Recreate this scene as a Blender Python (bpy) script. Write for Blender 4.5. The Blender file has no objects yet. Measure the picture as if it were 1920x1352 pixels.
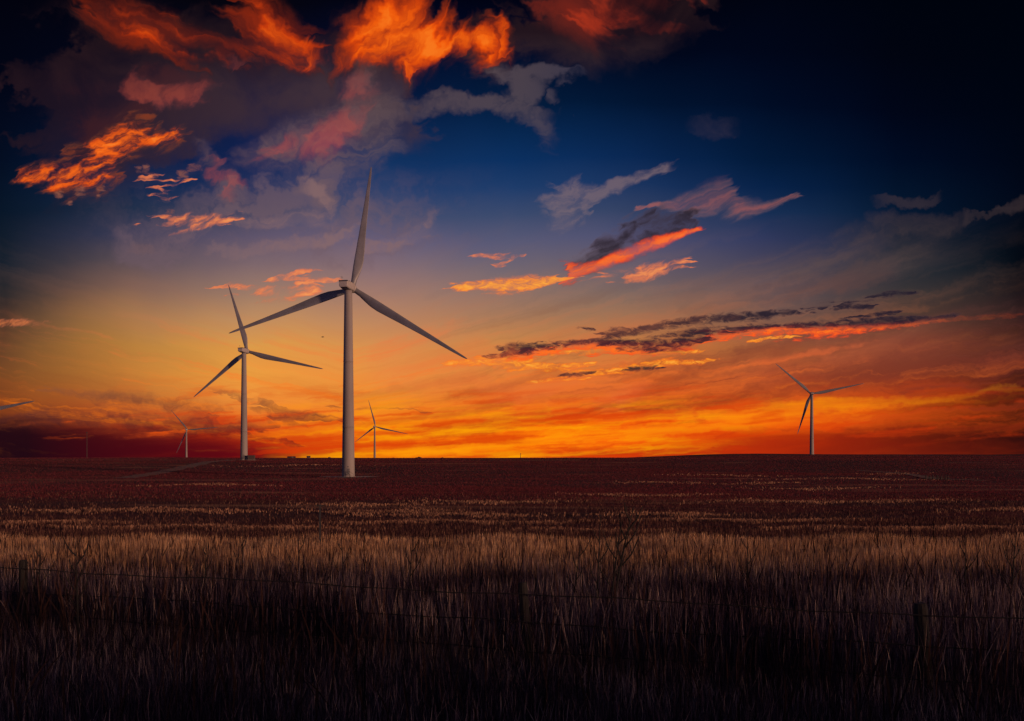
import bpy, math, random
import numpy as np
from mathutils import Vector, Matrix
random.seed(7); rng = np.random.default_rng(7)
scn = bpy.context.scene
COL = scn.collection

# ------------------------------------------------------------------ camera, light, exposure
F = 1844.0                     # focal length in units of the photograph's pixels
CX, HY = 960.0, 858.0          # centre column, eye-level row
EYE = Vector((0, 0, 2.6))
cd = bpy.data.cameras.new('camera'); cam = bpy.data.objects.new('camera', cd); COL.objects.link(cam)
cam.location = EYE; cam.rotation_euler = (math.radians(90), 0, 0)
cd.sensor_width = 36; cd.lens = 36 * F / 1920; cd.shift_y = (HY - 676) / 1920
cd.clip_start = .2; cd.clip_end = 30000
scn.camera = cam
scn.view_settings.view_transform = 'Standard'; scn.view_settings.look = 'None'
scn.view_settings.exposure = 0; scn.view_settings.gamma = 1
SUN_AZ, SUN_EL = math.radians(125), math.radians(4.0)      # azimuth clockwise from +Y
sd = bpy.data.lights.new('sun', 'SUN'); so = bpy.data.objects.new('sun', sd); COL.objects.link(so)
sd.energy = 4.2; sd.angle = math.radians(3.0); sd.color = (1.0, .54, .32)
L = Vector((math.sin(SUN_AZ) * math.cos(SUN_EL), math.cos(SUN_AZ) * math.cos(SUN_EL), math.sin(SUN_EL)))
so.rotation_euler = L.to_track_quat('Z', 'Y').to_euler()

def lin(c):
    return tuple(((v/255)/12.92 if v/255 <= .04045 else ((v/255+.055)/1.055)**2.4) for v in c)

# ------------------------------------------------------------------ sky (world shader over directions)
W = bpy.data.worlds.new('World'); scn.world = W; W.use_nodes = True
T = bpy.data.node_groups.new('dusk_sky', 'ShaderNodeTree'); NN, LK = T.nodes, T.links
def put(sock, v):
    if v is None: return
    if hasattr(v, 'is_linked'): LK.new(v, sock)
    else: sock.default_value = v
def CL(v, lo=0., hi=1.):
    n = NN.new('ShaderNodeClamp'); put(n.inputs[0], v); n.inputs[1].default_value = min(lo, hi); n.inputs[2].default_value = max(lo, hi); return n.outputs[0]
def M(op, a, b=None, c=None, clamp=False):
    n = NN.new('ShaderNodeMath'); n.operation = op
    put(n.inputs[0], a); put(n.inputs[1], b); put(n.inputs[2], c); return CL(n.outputs[0]) if clamp else n.outputs[0]
def MR(v, a, b, c=0., d=1., clamp=True, smooth=False):
    n = NN.new('ShaderNodeMapRange'); n.clamp = False
    n.interpolation_type = 'SMOOTHSTEP' if smooth else 'LINEAR'
    for i, q in enumerate((v, a, b, c, d)): put(n.inputs[i], q)
    return CL(n.outputs[0], c, d) if clamp and not smooth else n.outputs[0]
def XYZ(x, y, z=0.):
    n = NN.new('ShaderNodeCombineXYZ'); put(n.inputs[0], x); put(n.inputs[1], y); put(n.inputs[2], z); return n.outputs[0]
def VM(op, a, b):
    n = NN.new('ShaderNodeVectorMath'); n.operation = op; put(n.inputs[0], a); put(n.inputs[1], b); return n.outputs[0]
def NZ(vec, scale, detail=4, rough=.55, dist=0., ntype='FBM', lac=2.0):
    n = NN.new('ShaderNodeTexNoise'); n.noise_dimensions = '2D'; n.noise_type = ntype
    put(n.inputs['Vector'], vec); n.inputs['Scale'].default_value = scale; n.inputs['Detail'].default_value = detail
    n.inputs['Roughness'].default_value = rough; n.inputs['Distortion'].default_value = dist; n.inputs['Lacunarity'].default_value = lac
    return n
def MIX(f, a, b, mode='MIX'):
    n = NN.new('ShaderNodeMix'); n.data_type = 'RGBA'; n.blend_type = mode
    put(n.inputs[0], f); put(n.inputs[6], a); put(n.inputs[7], b); return n.outputs[2]
def RGB(c):
    return (*lin(c), 1.0)
def RAMP(f, stops, interp='LINEAR'):
    n = NN.new('ShaderNodeValToRGB'); r = n.color_ramp; r.interpolation = interp
    while len(r.elements) > 1: r.elements.remove(r.elements[-1])
    for i, (p, c) in enumerate(stops):
        e = r.elements[0] if i == 0 else r.elements.new(p)
        e.position = p; e.color = RGB(c)
    put(n.inputs[0], f); return n.outputs[0]
def ROT(x, y, ang, sx, sy):      # rotated and scaled sky coordinates
    c, s = math.cos(math.radians(ang)), math.sin(math.radians(ang))
    a = M('MULTIPLY_ADD', x, c*sx, M('MULTIPLY', y, s*sx)); b = M('MULTIPLY_ADD', x, -s*sy, M('MULTIPLY', y, c*sy))
    return XYZ(a, b)

tc = NN.new('ShaderNodeTexCoord'); sp = NN.new('ShaderNodeSeparateXYZ'); LK.new(tc.outputs['Generated'], sp.inputs[0])
dx, dy, dz = sp.outputs
ys = M('MAXIMUM', dy, .35)
X = M('MULTIPLY_ADD', M('DIVIDE', dx, ys), F/1000, CX/1000)      # sky coordinates: tangents of azimuth and height
Y = M('MULTIPLY_ADD', M('DIVIDE', dz, ys), -F/1000, HY/1000)
Q = XYZ(X, Y)

# clear-sky colours: vertical runs of colour at nine azimuths
COLS = {
 0: [(0,(2,3,14)),(150,(2,5,20)),(300,(4,14,34)),(400,(8,22,40)),(500,(22,32,44)),(560,(42,40,42)),(600,(70,50,40)),(650,(98,64,40)),(700,(116,70,36)),(750,(122,62,28)),(785,(100,46,26)),(815,(60,24,24)),(858,(34,8,20))],
 240: [(0,(4,4,14)),(100,(3,7,25)),(200,(5,14,38)),(300,(7,28,62)),(350,(12,36,72)),(400,(28,45,72)),(450,(58,60,86)),(500,(88,76,84)),(550,(128,96,84)),(600,(166,120,78)),(650,(188,130,62)),(700,(196,126,55)),(740,(192,110,48)),(780,(180,80,36)),(810,(140,45,25)),(835,(90,16,22)),(858,(66,8,22))],
 480: [(0,(6,5,14)),(100,(8,12,34)),(200,(10,24,62)),(300,(20,36,82)),(350,(32,48,90)),(400,(62,66,94)),(450,(94,84,108)),(500,(124,102,108)),(550,(156,122,104)),(600,(192,143,96)),(650,(220,156,74)),(700,(238,158,64)),(750,(240,145,58)),(780,(238,115,38)),(810,(220,80,20)),(830,(180,40,15)),(858,(128,14,18))],
 720: [(0,(1,4,20)),(100,(3,12,42)),(200,(6,28,66)),(300,(18,50,96)),(350,(38,62,106)),(400,(66,76,110)),(450,(100,92,120)),(500,(132,108,116)),(550,(162,122,108)),(600,(190,135,96)),(650,(216,146,80)),(700,(232,146,68)),(750,(240,138,42)),(790,(250,128,15)),(820,(252,105,8)),(858,(255,135,10))],
 960: [(0,(1,3,18)),(100,(2,10,36)),(200,(3,28,60)),(300,(12,48,96)),(350,(30,60,106)),(400,(60,75,110)),(450,(90,90,118)),(500,(114,102,112)),(550,(142,114,104)),(600,(168,122,90)),(650,(202,136,74)),(700,(226,130,58)),(750,(230,108,34)),(790,(244,108,10)),(820,(254,118,6)),(840,(255,128,5)),(858,(250,92,10))],
 1200: [(0,(1,2,13)),(100,(1,7,27)),(200,(2,20,48)),(300,(10,38,80)),(350,(25,50,92)),(400,(50,64,98)),(450,(77,79,112)),(500,(100,90,106)),(550,(122,102,97)),(600,(152,115,86)),(650,(196,125,65)),(700,(222,114,48)),(750,(218,92,30)),(790,(244,102,6)),(820,(252,105,6)),(840,(228,68,10)),(858,(212,50,12))],
 1440: [(0,(1,4,17)),(100,(1,6,24)),(200,(1,12,36)),(300,(3,26,58)),(350,(8,34,72)),(400,(24,47,84)),(450,(50,57,92)),(500,(72,68,88)),(550,(94,80,84)),(600,(120,88,74)),(650,(168,94,54)),(700,(180,82,46)),(750,(224,94,20)),(790,(244,102,6)),(820,(222,68,10)),(840,(184,50,10)),(858,(165,40,12))],
 1680: [(0,(0,3,13)),(100,(1,4,16)),(200,(1,6,24)),(300,(1,12,35)),(400,(5,24,48)),(450,(14,31,48)),(500,(34,42,52)),(550,(50,50,52)),(600,(76,58,50)),(650,(125,62,46)),(700,(126,56,38)),(740,(166,58,22)),(780,(188,64,12)),(805,(150,44,14)),(830,(120,30,15)),(858,(140,38,15))],
 1920: [(0,(0,3,12)),(200,(0,4,15)),(350,(1,7,22)),(450,(3,9,19)),(550,(9,14,21)),(600,(24,18,22)),(650,(46,22,24)),(700,(40,19,20)),(750,(52,18,15)),(800,(24,7,10)),(830,(50,14,12)),(858,(84,20,12))],
}
def PAIR(scale, det, ro):        # two independent turbulence values as a vector
    return XYZ(NZ(Q, scale, det, ro).outputs[0], NZ(VM('ADD', Q, (5.3, 7.7, 0)), scale, det, ro).outputs[0])
Xb = M('ADD', X, M('MULTIPLY_ADD', NZ(Q, 3, 3, .5).outputs[0], .08, -.04)); Yb = M('ADD', Y, M('MULTIPLY_ADD', NZ(VM('ADD', Q, (3, 1, 0)), 3, 3, .5).outputs[0], .05, -.025))
Yn = M('DIVIDE', Yb, .858)
ks = sorted(COLS); base = None
for i, k in enumerate(ks):
    r = RAMP(Yn, [(y/858, c) for y, c in COLS[k]])
    base = r if base is None else MIX(MR(Xb, ks[i-1]/1000, k/1000, smooth=False), base, r)
col = base

# shared turbulence fields
w1 = PAIR(9, 4, .6); w2 = PAIR(38, 4, .62)
def WARP(k1, k2, yk=1.0):
    o = VM('ADD', VM('MULTIPLY', VM('SUBTRACT', w1, (.5,.5,.5)), (k1, k1*yk, 0)), VM('MULTIPLY', VM('SUBTRACT', w2, (.5,.5,.5)), (k2, k2*yk, 0)))
    s = NN.new('ShaderNodeSeparateXYZ'); LK.new(VM('ADD', Q, o), s.inputs[0]); return s.outputs[0], s.outputs[1]
def SWEEP(XY, ang, length, across=40., along=4., det=2.5, ro=.5):
    """wind-combed coordinates: every strand is pushed along the wind by its own amount"""
    n = NZ(VM('ADD', ROT(X, Y, ang, along, across), VM('MULTIPLY', VM('SUBTRACT', w1, (.5,.5,.5)), (1.0, 2.4, 0))), 1.0, det, ro).outputs[0]
    k = M('MULTIPLY_ADD', n, 2*length, -length); c, s_ = math.cos(math.radians(ang)), math.sin(math.radians(ang))
    return M('MULTIPLY_ADD', k, c, XY[0]), M('MULTIPLY_ADD', k, s_, XY[1])
# streak coordinate: lines that climb away from the glow on both sides
fan = M('DIVIDE', M('SUBTRACT', .92, Y), M('MULTIPLY_ADD', M('ABSOLUTE', M('SUBTRACT', X, .66)), .62, .5))
FANV = XYZ(M('MULTIPLY', X, 1.0), M('MULTIPLY', fan, 14.0))
FANV = VM('ADD', FANV, VM('MULTIPLY', VM('SUBTRACT', w1, (.5,.5,.5)), (.5, .7, 0)))
nstreak = NZ(FANV, 1.0, 6, .6).outputs[0]
FANV2 = VM('ADD', XYZ(M('MULTIPLY', X, 2.2), M('MULTIPLY', fan, 34.0)), VM('MULTIPLY', VM('SUBTRACT', w1, (.5,.5,.5)), (.8, 1.3, 0)))
nstreak2 = NZ(FANV2, 1.0, 6, .62).outputs[0]
HOR = VM('ADD', XYZ(M('MULTIPLY', X, 6.), M('MULTIPLY', M('MULTIPLY_ADD', M('SUBTRACT', X, .9), .06, Y), 60.)), VM('MULTIPLY', VM('SUBTRACT', w1, (.5,.5,.5)), (1.0, .9, 0)))
nhor = NZ(HOR, 1.0, 5, .55, 0.).outputs[0]
npuff = NZ(Q, 55, 7, .62, .6).outputs[0]
nwisp = NZ(VM('ADD', ROT(X, Y, -16, 5, 15), VM('MULTIPLY', VM('SUBTRACT', w1, (.5,.5,.5)), (1.6,2.2,0))), 1.0, 6, .56, .3).outputs[0]
def STRANDS(ang, sx, sy, k, det=5, ro=.55): return NZ(VM('ADD', ROT(X, Y, ang, sx, sy), VM('MULTIPLY', VM('SUBTRACT', w1, (.5,.5,.5)), (k*.5, k, 0))), 1.0, det, ro, .15).outputs[0]
nfil = STRANDS(-52, 5, 18, 2.0)
nfilc = STRANDS(9, 6, 34, 3.2, 6, .6)
ndiag = STRANDS(-19, 1.6, 22, .9, 6, .60)
nfila = STRANDS(24, 4, 20, 1.6)
nrot = NZ(VM('ADD', ROT(X, Y, -20, 18, 52), VM('MULTIPLY', VM('SUBTRACT', w1, (.5,.5,.5)), (1.8,2.6,0))), 1.0, 6, .58, .1).outputs[0]
nbig = NZ(Q, 7, 5, .55, .4).outputs[0]
nrag = NZ(XYZ(M('MULTIPLY', X, 42), M('MULTIPLY', Y, 110)), 1.0, 7, .66, .5).outputs[0]

def CURVE(xn, pts):
    n = NN.new('ShaderNodeFloatCurve'); c = n.mapping.curves[0]
    for i, (a, b) in enumerate(pts):
        if i < 2 and i < len(c.points): c.points[i].location = (a, b)
        else: c.points.new(a, b)
    for p in c.points: p.handle_type = 'AUTO_CLAMPED'
    n.mapping.update(); put(n.inputs['Value'], xn); return n.outputs[0]
def RIBBON(pts, XY, cap=6):
    """a cloud bank given by (x, top, bottom); returns its soft body (0..1) and the height within it"""
    pts = list(pts); q0, q1 = pts[0], pts[-1]; pts[0] = (q0[0]-cap*.45, q0[1], q0[2]); pts[-1] = (q1[0]+cap*.45, q1[1], q1[2])
    xs = [p[0] for p in pts]; x0, x1 = min(xs), max(xs)
    ya, yb = min(p[1] for p in pts) - 2, max(p[2] for p in pts) + 2
    e0, e1 = pts[0], pts[-1]
    P = list(pts); P[0] = (e0[0], (e0[1]+e0[2])/2-.5, (e0[1]+e0[2])/2+.5); P[-1] = (e1[0], (e1[1]+e1[2])/2-.5, (e1[1]+e1[2])/2+.5)
    P.insert(1, (e0[0] + (P[1][0]-e0[0])*.12, e0[1], e0[2])); P.insert(-1, (e1[0] - (e1[0]-P[-2][0])*.12, e1[1], e1[2]))
    xn = MR(XY[0], x0/1000, x1/1000); yn = MR(XY[1], ya/1000, yb/1000, clamp=False)
    t = CURVE(xn, [((x-x0)/(x1-x0), (a-ya)/(yb-ya)) for x, a, b in P])
    b = CURVE(xn, [((x-x0)/(x1-x0), (b-ya)/(yb-ya)) for x, a, b in P])
    s = MR(yn, t, b, clamp=False)
    fr = max(.02, min(.24, cap/(x1-x0)))
    d = M('MULTIPLY', M('MULTIPLY', s, M('SUBTRACT', 1.0, s)), 4.0)
    e = M('MULTIPLY_ADD', M('MULTIPLY', xn, M('SUBTRACT', 1.0, xn)), 1.9/(fr*(1-fr)), -1.9)
    return M('MAXIMUM', M('MINIMUM', d, e), -2.0), s
def BANK(ribs, XY, cap=None):
    cap = cap or (36 if XY in (SB, SM, SF1, SF2, WB, WM, WF) else 9)
    d = None
    for r in ribs:
        q = RIBBON(r, XY, cap)[0]; d = q if d is None else M('MAXIMUM', d, q)
    return d
def LAY(col, d, noise, amp, lo, hi, opac, stops=None, core=(.55, .6, -.1), colour=None, soft=.45, tex=None):
    """lay a cloud over the sky: coverage from body + turbulence, colour from how thick it is"""
    e = M('MULTIPLY_ADD', M('SUBTRACT', noise, .5), amp*2.0, d)
    a = M('MULTIPLY', MR(e, lo - soft*.45 - .18, hi + soft*.75 + .30, smooth=True), opac)
    if tex:      # thin vapour: the body fades softly and its own texture lets the blue through
        a = M('MULTIPLY', MR(M('MULTIPLY_ADD', M('SUBTRACT', noise, .5), amp*tex[0], d), -.9*soft, .95, smooth=True), opac)
        a = M('MULTIPLY', a, MR(noise, .30, .64, tex[1], 1.0, smooth=True))
        a = M('POWER', a, 2.0 if len(tex) < 3 else tex[2])       # blending is in linear light: thin vapour must be thinner still
    if stops:
        f = M('ADD', M('MULTIPLY_ADD', M('MAXIMUM', d, -.3), core[0], core[2]), M('MULTIPLY', MR(noise, .25, .75, clamp=False), core[1]), clamp=True)
        colour = RAMP(f, stops)
    elif not hasattr(colour, 'is_linked'): colour = RGB(colour)
    return MIX(a, col, colour)

# --- 1. broad streaks of high cirrus
m = M('MULTIPLY', M('MULTIPLY', MR(nstreak, .40, .72, smooth=True), MR(Y, .40, .62)), MR(X, .75, 1.2, .25, 1.0))
m = M('MULTIPLY', m, MR(X, 1.55, 1.92, 1., .35))
col = MIX(M('MULTIPLY', m, .48), col, RAMP(MR(Y, .36, .86), [(0,(88,76,84)),(.3,(150,110,90)),(.5,(205,110,62)),(.7,(235,95,30)),(1,(250,90,10))]))
m = M('MULTIPLY', M('MULTIPLY', MR(nstreak, .54, .32, smooth=True), MR(Y, .50, .68)), MR(X, .55, 1.15, .15, 1.0))
col = MIX(M('MULTIPLY', m, .55), col, RAMP(MR(Y, .50, .86), [(0,(92,72,70)),(.35,(130,62,48)),(.7,(130,42,24)),(1,(150,35,14))]))
m = M('MULTIPLY', M('MULTIPLY', MR(nstreak2, .50, .80, smooth=True), MR(Y, .58, .70)), MR(X, 1.6, 1.9, .8, .3))
m = M('MULTIPLY', m, MR(M('MULTIPLY', MR(X, 1.25, 1.6), MR(Y, .79, .815)), 0., 1., 1., .15))
col = MIX(M('MULTIPLY', m, .78), col, RAMP(MR(Y, .58, .86), [(0,(225,120,80)),(.3,(250,110,55)),(.6,(255,125,15)),(1,(255,130,10))]))
m = M('MULTIPLY', M('MULTIPLY', MR(nstreak2, .50, .30, smooth=True), MR(Y, .60, .70)), MR(X, .8, 1.3, .1, 1.))
col = MIX(M('MULTIPLY', m, .62), col, RAMP(MR(Y, .58, .86), [(0,(104,72,64)),(.4,(122,54,38)),(.75,(140,40,18)),(1,(140,34,12))]))
# faint veil over the blue
m = M('MULTIPLY', M('MULTIPLY', MR(nwisp, .36, .74, smooth=True), MR(M('ABSOLUTE', M('SUBTRACT', Y, .42)), .0, .12, 1., 0.)), MR(M('ABSOLUTE', M('SUBTRACT', X, .55)), .2, .42, 1., 0.))
col = MIX(M('MULTIPLY', m, .42), col, RGB((118,92,98)))

WS = WARP(.030, .012); WM = WARP(.055, .020); WF = WARP(.050, .026, 1.2); WH = WARP(.016, .014, .5); WB = WARP(.085, .020)
SB = SWEEP(WARP(.07, .012), -8, .16, 16, 2.5); SM = SWEEP(WARP(.035, .010), -22, .07, 22, 3)
SF1 = SWEEP(WARP(.030, .010), 27, .12, 26, 3.5); SF2 = SWEEP(WARP(.030, .012), -58, .075, 24, 4)
SS = SWEEP(WARP(.010, .010, .7), -22, .038, 60, 6); SH = SWEEP(WARP(.014, .012, .5), -6, .09, 75, 5)
# --- 2. brown and mauve veils
brown = BANK([[(20,200,225),(60,140,260),(110,105,320),(170,100,350),(240,100,350),(310,100,320),(370,95,270),(430,90,235),(500,85,222),(580,85,215),(650,95,230),(710,105,260),(780,150,240)],
              [(60,40,95),(130,20,130),(220,10,140),(320,30,140),(420,50,150),(520,60,160),(600,60,150),(660,90,130)],
              [(880,20,90),(930,30,120),(975,60,140),(1000,100,130)], [(960,-40,20),(1050,-40,90),(1160,-40,105),(1260,-40,80),(1340,-20,40)]], SB)
bcol = MIX(MR(Y, .06, .16), RGB((40,24,28)), MIX(MR(X, .15, .65), RGB((48,28,34)), RGB((74,54,58))))
col = LAY(col, brown, nbig, 1.0, -.1, .9, .86, colour=bcol, soft=2.3, tex=(.9, .72))
rust = BANK([[(90,180,220),(140,170,260),(190,165,285),(240,175,260),(290,190,230)],[(210,130,145),(260,135,170),(320,145,185),(380,155,192),(410,165,175)]], SB)
col = LAY(col, rust, nbig, 1.2, .2, 1.2, .45, colour=(92,32,30), soft=1.4, tex=(.9, .3))
MAU = [[(415,300,330),(460,266,322),(520,236,316),(580,212,326),(640,185,335),(690,165,335),(730,165,300),(770,182,245)],
              [(650,170,240),(700,182,236),(760,182,220),(830,176,208),(900,176,206),(960,180,216),(1000,186,226)],
              [(870,104,122),(930,112,146),(975,124,205),(1008,150,255),(1036,190,285),(1056,240,278)],
              [(940,118,146),(1000,124,156),(1060,130,148),(1110,130,138)],[(1040,150,158),(1070,150,185),(1074,240,250)],
              [(350,250,285),(380,262,335),(408,282,366),(440,322,392),(480,362,402)],
              [(545,300,335),(575,320,385),(610,335,390),(650,365,395)],
              [(640,120,180),(660,118,190),(690,126,190),(710,150,185)],
              [(240,455,470),(275,448,468),(310,452,462)]]
mauve = BANK(MAU, SM)
mcol = RAMP(MR(X, .3, 1.1), [(0,(112,84,84)),(.35,(120,92,90)),(.6,(98,80,84)),(.85,(92,78,84)),(1,(70,64,82))])
mauve = M('MULTIPLY', M('ADD', mauve, BANK(MAU, WM)), .5)
col = LAY(col, mauve, nwisp, 1.0, -.1, 1.0, .74, colour=mcol, soft=.9, tex=(.9, .5, 1.65))
haze = BANK([[(200,450,490),(330,395,500),(450,340,500),(560,312,495),(640,325,490),(720,390,485),(850,400,460)]], WB)
col = LAY(col, haze, nwisp, 1.3, .1, 1.3, .66, colour=(112,90,100), soft=1.4, tex=(.9, .35, 1.7))
arcs = BANK([[(370,466,480),(450,462,482),(540,450,478),(620,438,462),(690,428,446)],[(640,468,480),(700,455,478),(770,428,464),(840,396,432)],[(560,318,345),(600,345,380),(626,375,430),(634,400,440)],[(420,415,430),(500,405,430),(570,395,428),(630,395,420)]], WM)
col = LAY(col, arcs, nwisp, 1.0, .1, 1.3, .62, colour=(148,112,108), soft=1.2, tex=(.7, .5, 1.6))
pink = BANK([[(455,292,305),(520,262,295),(580,232,300),(640,208,295),(690,195,255),(720,200,230)],
             [(610,172,192),(650,145,196),(680,138,196),(710,150,175)],
             [(380,282,302),(405,295,345),(428,322,365),(455,352,374)],
             [(215,130,145),(270,138,172),(330,150,195),(400,158,185)],[(410,105,118),(450,110,130),(500,122,138)]], SM)
col = LAY(col, pink, nfil, 1.9, .4, 1.8, MR(Y, .12, .2, .30, .55), [(0,(128,66,66)),(.6,(180,76,66)),(1,(212,92,70))], soft=1.1, tex=(.9, .35, 1.6))

# --- 3. fire-coloured clouds at the top
f1 = [[(120,-30,4),(170,-8,52),(230,0,88),(280,8,98),(330,26,102),(380,52,108),(430,66,112),(480,80,112),(540,90,108)],
      [(385,-60,60),(430,-60,110),(480,-60,116),(530,0,124),(580,40,134),(622,80,118)],
      [(296,18,24),(310,20,38),(322,28,36)]]
f2 = [[(612,50,110),(650,20,128),(700,0,124),(740,-10,124),(780,-40,134),(815,-30,124),(850,20,124),(890,50,134),(930,70,126),(975,94,110)],
      [(890,30,60),(925,36,92),(955,48,108),(972,66,90)]]
f3 = [[(975,-40,6),(1040,-60,58),(1090,-60,84),(1150,-60,88),(1200,-60,60),(1250,-50,46),(1310,8,32)]]
BF1, BF2, BF3 = BANK(f1, SF1), BANK(f2, SF2), BANK(f3, SF1)
col = LAY(col, BF1, nfila, 1.2, -.1, 1.0, .85, [(0,(60,26,22)),(.5,(112,34,18)),(1,(170,48,16))], core=(.5,.4,-.05), soft=1.2, tex=(.9, .6, 1.4))
col = LAY(col, BF2, nfil, 1.2, -.1, .9, .9, [(0,(62,30,26)),(.5,(140,44,18)),(1,(210,66,12))], core=(.6,.4,-.05), soft=1.2, tex=(.9, .7, 1.2))
col = LAY(col, BF3, nbig, 1.4, -.05, 1.0, .85, [(0,(48,24,28)),(.5,(98,34,28)),(1,(140,40,24))], core=(.5,.4,-.05), soft=1.2, tex=(1.1, .4))
core1 = BANK([[(200,16,40),(250,24,62),(300,40,84),(350,60,98),(420,80,104)],[(440,10,70),(480,-10,96),(520,20,112),(560,60,120),(590,80,124),(614,98,112)]], SF1)
col = LAY(col, core1, nfila, 1.9, .35, 1.35, .85, [(0,(170,46,14)),(.6,(214,64,12)),(1,(246,98,20))], core=(.5,.6,-.1), soft=.9, tex=(.9, .25, 1.6))
core2 = BANK([[(520,86,104),(550,78,122),(585,80,126),(612,94,114)],
              [(640,60,108),(670,36,112),(705,18,108),(745,10,112),(790,-20,118),(820,30,116),(860,58,118),(910,76,116),(950,92,106)],
              [(752,70,90),(766,80,118),(776,100,132),(784,112,126)],[(908,44,58),(930,48,84),(948,58,94),(958,72,86)]], SF2)
col = LAY(col, core2, nfil, 1.9, .2, 1.15, .88, [(0,(196,56,10)),(.45,(232,76,10)),(.75,(252,100,14)),(1,(255,124,30))], core=(.6,.7,-.2), soft=1.1, tex=(.9, .4, 1.35))
core3 = BANK([[(1060,-20,20),(1100,-20,56),(1150,0,60),(1185,0,40)]], SF1)
col = LAY(col, core3, nbig, 1.9, .3, 1.5, .8, colour=(190,56,28), soft=1.0, tex=(1.0, .15))
f4b = [[(22,318,332),(60,304,350),(110,294,372),(150,284,384),(190,280,374),(222,292,358),(238,318,338)],
      [(108,276,296),(160,264,302),(195,236,310),(228,218,312),(255,220,300),(285,230,286),(312,240,286),(335,236,274),(354,246,258)],
      [(225,214,222),(260,206,224),(290,214,236),(300,228,240)]]
g4 = BANK(f4b, SS)
col = LAY(col, g4, nrot, 1.5, -.05, .8, .85, [(0,(70,44,46)),(.5,(110,56,40)),(1,(150,62,30))], core=(.5,.5,-.05), soft=.8, tex=(1.0, .35))
h4 = BANK([[(26,320,330),(70,310,344),(120,304,352),(160,298,352),(200,296,342),(222,306,334)],
      [(150,272,296),(185,258,302),(210,240,300),(240,230,290),(268,234,270),(300,250,272),(325,240,266),(344,246,256)]], SS)
col = LAY(col, h4, nrot, 2.4, .2, 1.1, .95, [(0,(170,62,26)),(.45,(222,78,20)),(.8,(250,106,26)),(1,(255,130,44))], core=(.4,.8,-.2), soft=.9, tex=(1.2, .1))
bits = BANK([[(255,316,322),(262,313,326),(268,317,322)],[(268,312,322),(275,308,326),(282,314,322)],[(95,360,365),(110,358,372),(122,362,368)],[(138,352,360),(150,350,370),(164,356,366)],[(176,352,358),(186,350,360),(198,353,358)],[(120,378,382),(128,376,384),(136,378,382)],[(178,366,370),(184,365,372),(190,367,371)],[(306,394,400),(316,392,402),(328,396,400)],[(345,312,320),(362,308,322),(382,312,318)],[(330,322,328),(342,320,336),(354,328,334)]], WH)
col = LAY(col, bits, nrag, 2.2, .2, 1.2, .75, colour=(150,90,72), soft=.9, tex=(1.0, .4, 1.6))
f5 = BANK([[(280,325,334),(300,323,348),(325,328,360),(346,340,352)],[(314,358,366),(335,360,374),(360,368,372)],
           [(265,404,412),(310,404,424),(350,407,434),(400,401,428),(452,405,412)],[(425,400,404),(438,398,404),(450,400,403)],
           [(425,530,546),(480,528,558),(520,536,566),(565,534,556),(600,514,542),(622,518,524)],[(515,512,522),(555,508,530),(585,524,536)],
           [(885,476,482),(930,475,486),(950,476,496),(994,477,483)],
           [(1172,508,520),(1200,498,526),(1230,492,526),(1260,486,508),(1300,480,490)],[(1108,516,524),(1140,510,521),(1170,511,517)],
           [(-40,598,612),(20,598,612),(60,602,612),(95,606,612)]], SH)
col = LAY(col, f5, nrot, 2.4, .15, 1.05, MR(X, .0, .3, .6, .88), [(0,(150,98,86)),(.4,(205,112,80)),(.7,(238,126,76)),(1,(255,156,86))], core=(.4,.9,-.2), soft=.7, tex=(1.3, .2, 1.5))

# --- 4. cloud shaped like a gull, the white wisp, faint ones at the right
gull = BANK([[(1190,384,390),(1245,378,396),(1280,366,404),(1305,356,407),(1335,342,410),(1362,336,411),(1376,350,413),(1395,372,414),(1420,376,406),(1450,372,394),(1478,366,378),(1500,364,370)]], SS)
col = LAY(col, gull, ndiag, 1.6, .0, .8, .74, [(0,(92,78,92)),(.45,(126,96,98)),(.7,(170,100,90)),(1,(200,106,88))], core=(.35,.8,-.12), soft=.8, tex=(.7, .55))
wisp = BANK([[(1008,342,348),(1045,346,362),(1080,340,398),(1102,348,402),(1125,345,376),(1165,331,355),(1220,317,335),(1285,303,314)],
             [(1010,395,415),(1040,360,425),(1075,350,420),(1100,360,400)]], SM)
col = LAY(col, wisp, nrot, 1.6, .1, 1.1, .66, colour=(132,110,114), soft=.9, tex=(.9, .45, 1.3))
faint = BANK([[(1540,442,460),(1620,412,458),(1700,402,444),(1780,398,436),(1830,398,412),(1960,366,386)],
              [(1640,382,394),(1700,370,388),(1780,362,374)],[(1275,232,242),(1330,216,250),(1395,218,234)],
              [(1450,505,525),(1560,480,520),(1660,465,500),(1760,455,470)]], WM)
col = LAY(col, faint, nwisp, 1.3, .1, 1.2, .36, soft=1.2, colour=MIX(MR(Y,.2,.45), RGB((66,58,78)), RGB((92,72,66))), tex=(.9, .45, 1.3))

# --- 5. the diagonal cloud: smoky top, burning underside
dtop = BANK([[(1055,494,512),(1085,478,518),(1115,462,512),(1128,436,506),(1160,424,494),(1185,404,484),(1220,394,466),(1262,390,448),(1308,400,432)],[(1140,428,440),(1170,418,430),(1230,392,404)]], SS)
col = LAY(col, dtop, nrot, 1.8, .05, .9, .9, [(0,(120,92,92)),(.4,(84,62,66)),(.75,(54,42,50)),(1,(42,34,44))], core=(.45,.6,-.05), soft=.7)
dbot = BANK([[(1056,488,516),(1066,486,534),(1082,494,526),(1110,492,512),(1150,472,500),(1200,452,480),(1250,438,460),(1285,430,442),(1312,426,434)]], SS)
col = LAY(col, dbot, nrot, 1.5, .12, 1.0, .95, [(0,(140,52,46)),(.3,(205,66,38)),(.6,(245,84,34)),(1,(255,116,48))], core=(.7,.5,-.1), soft=.8, tex=(1.3, .6, 1.3))
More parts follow.
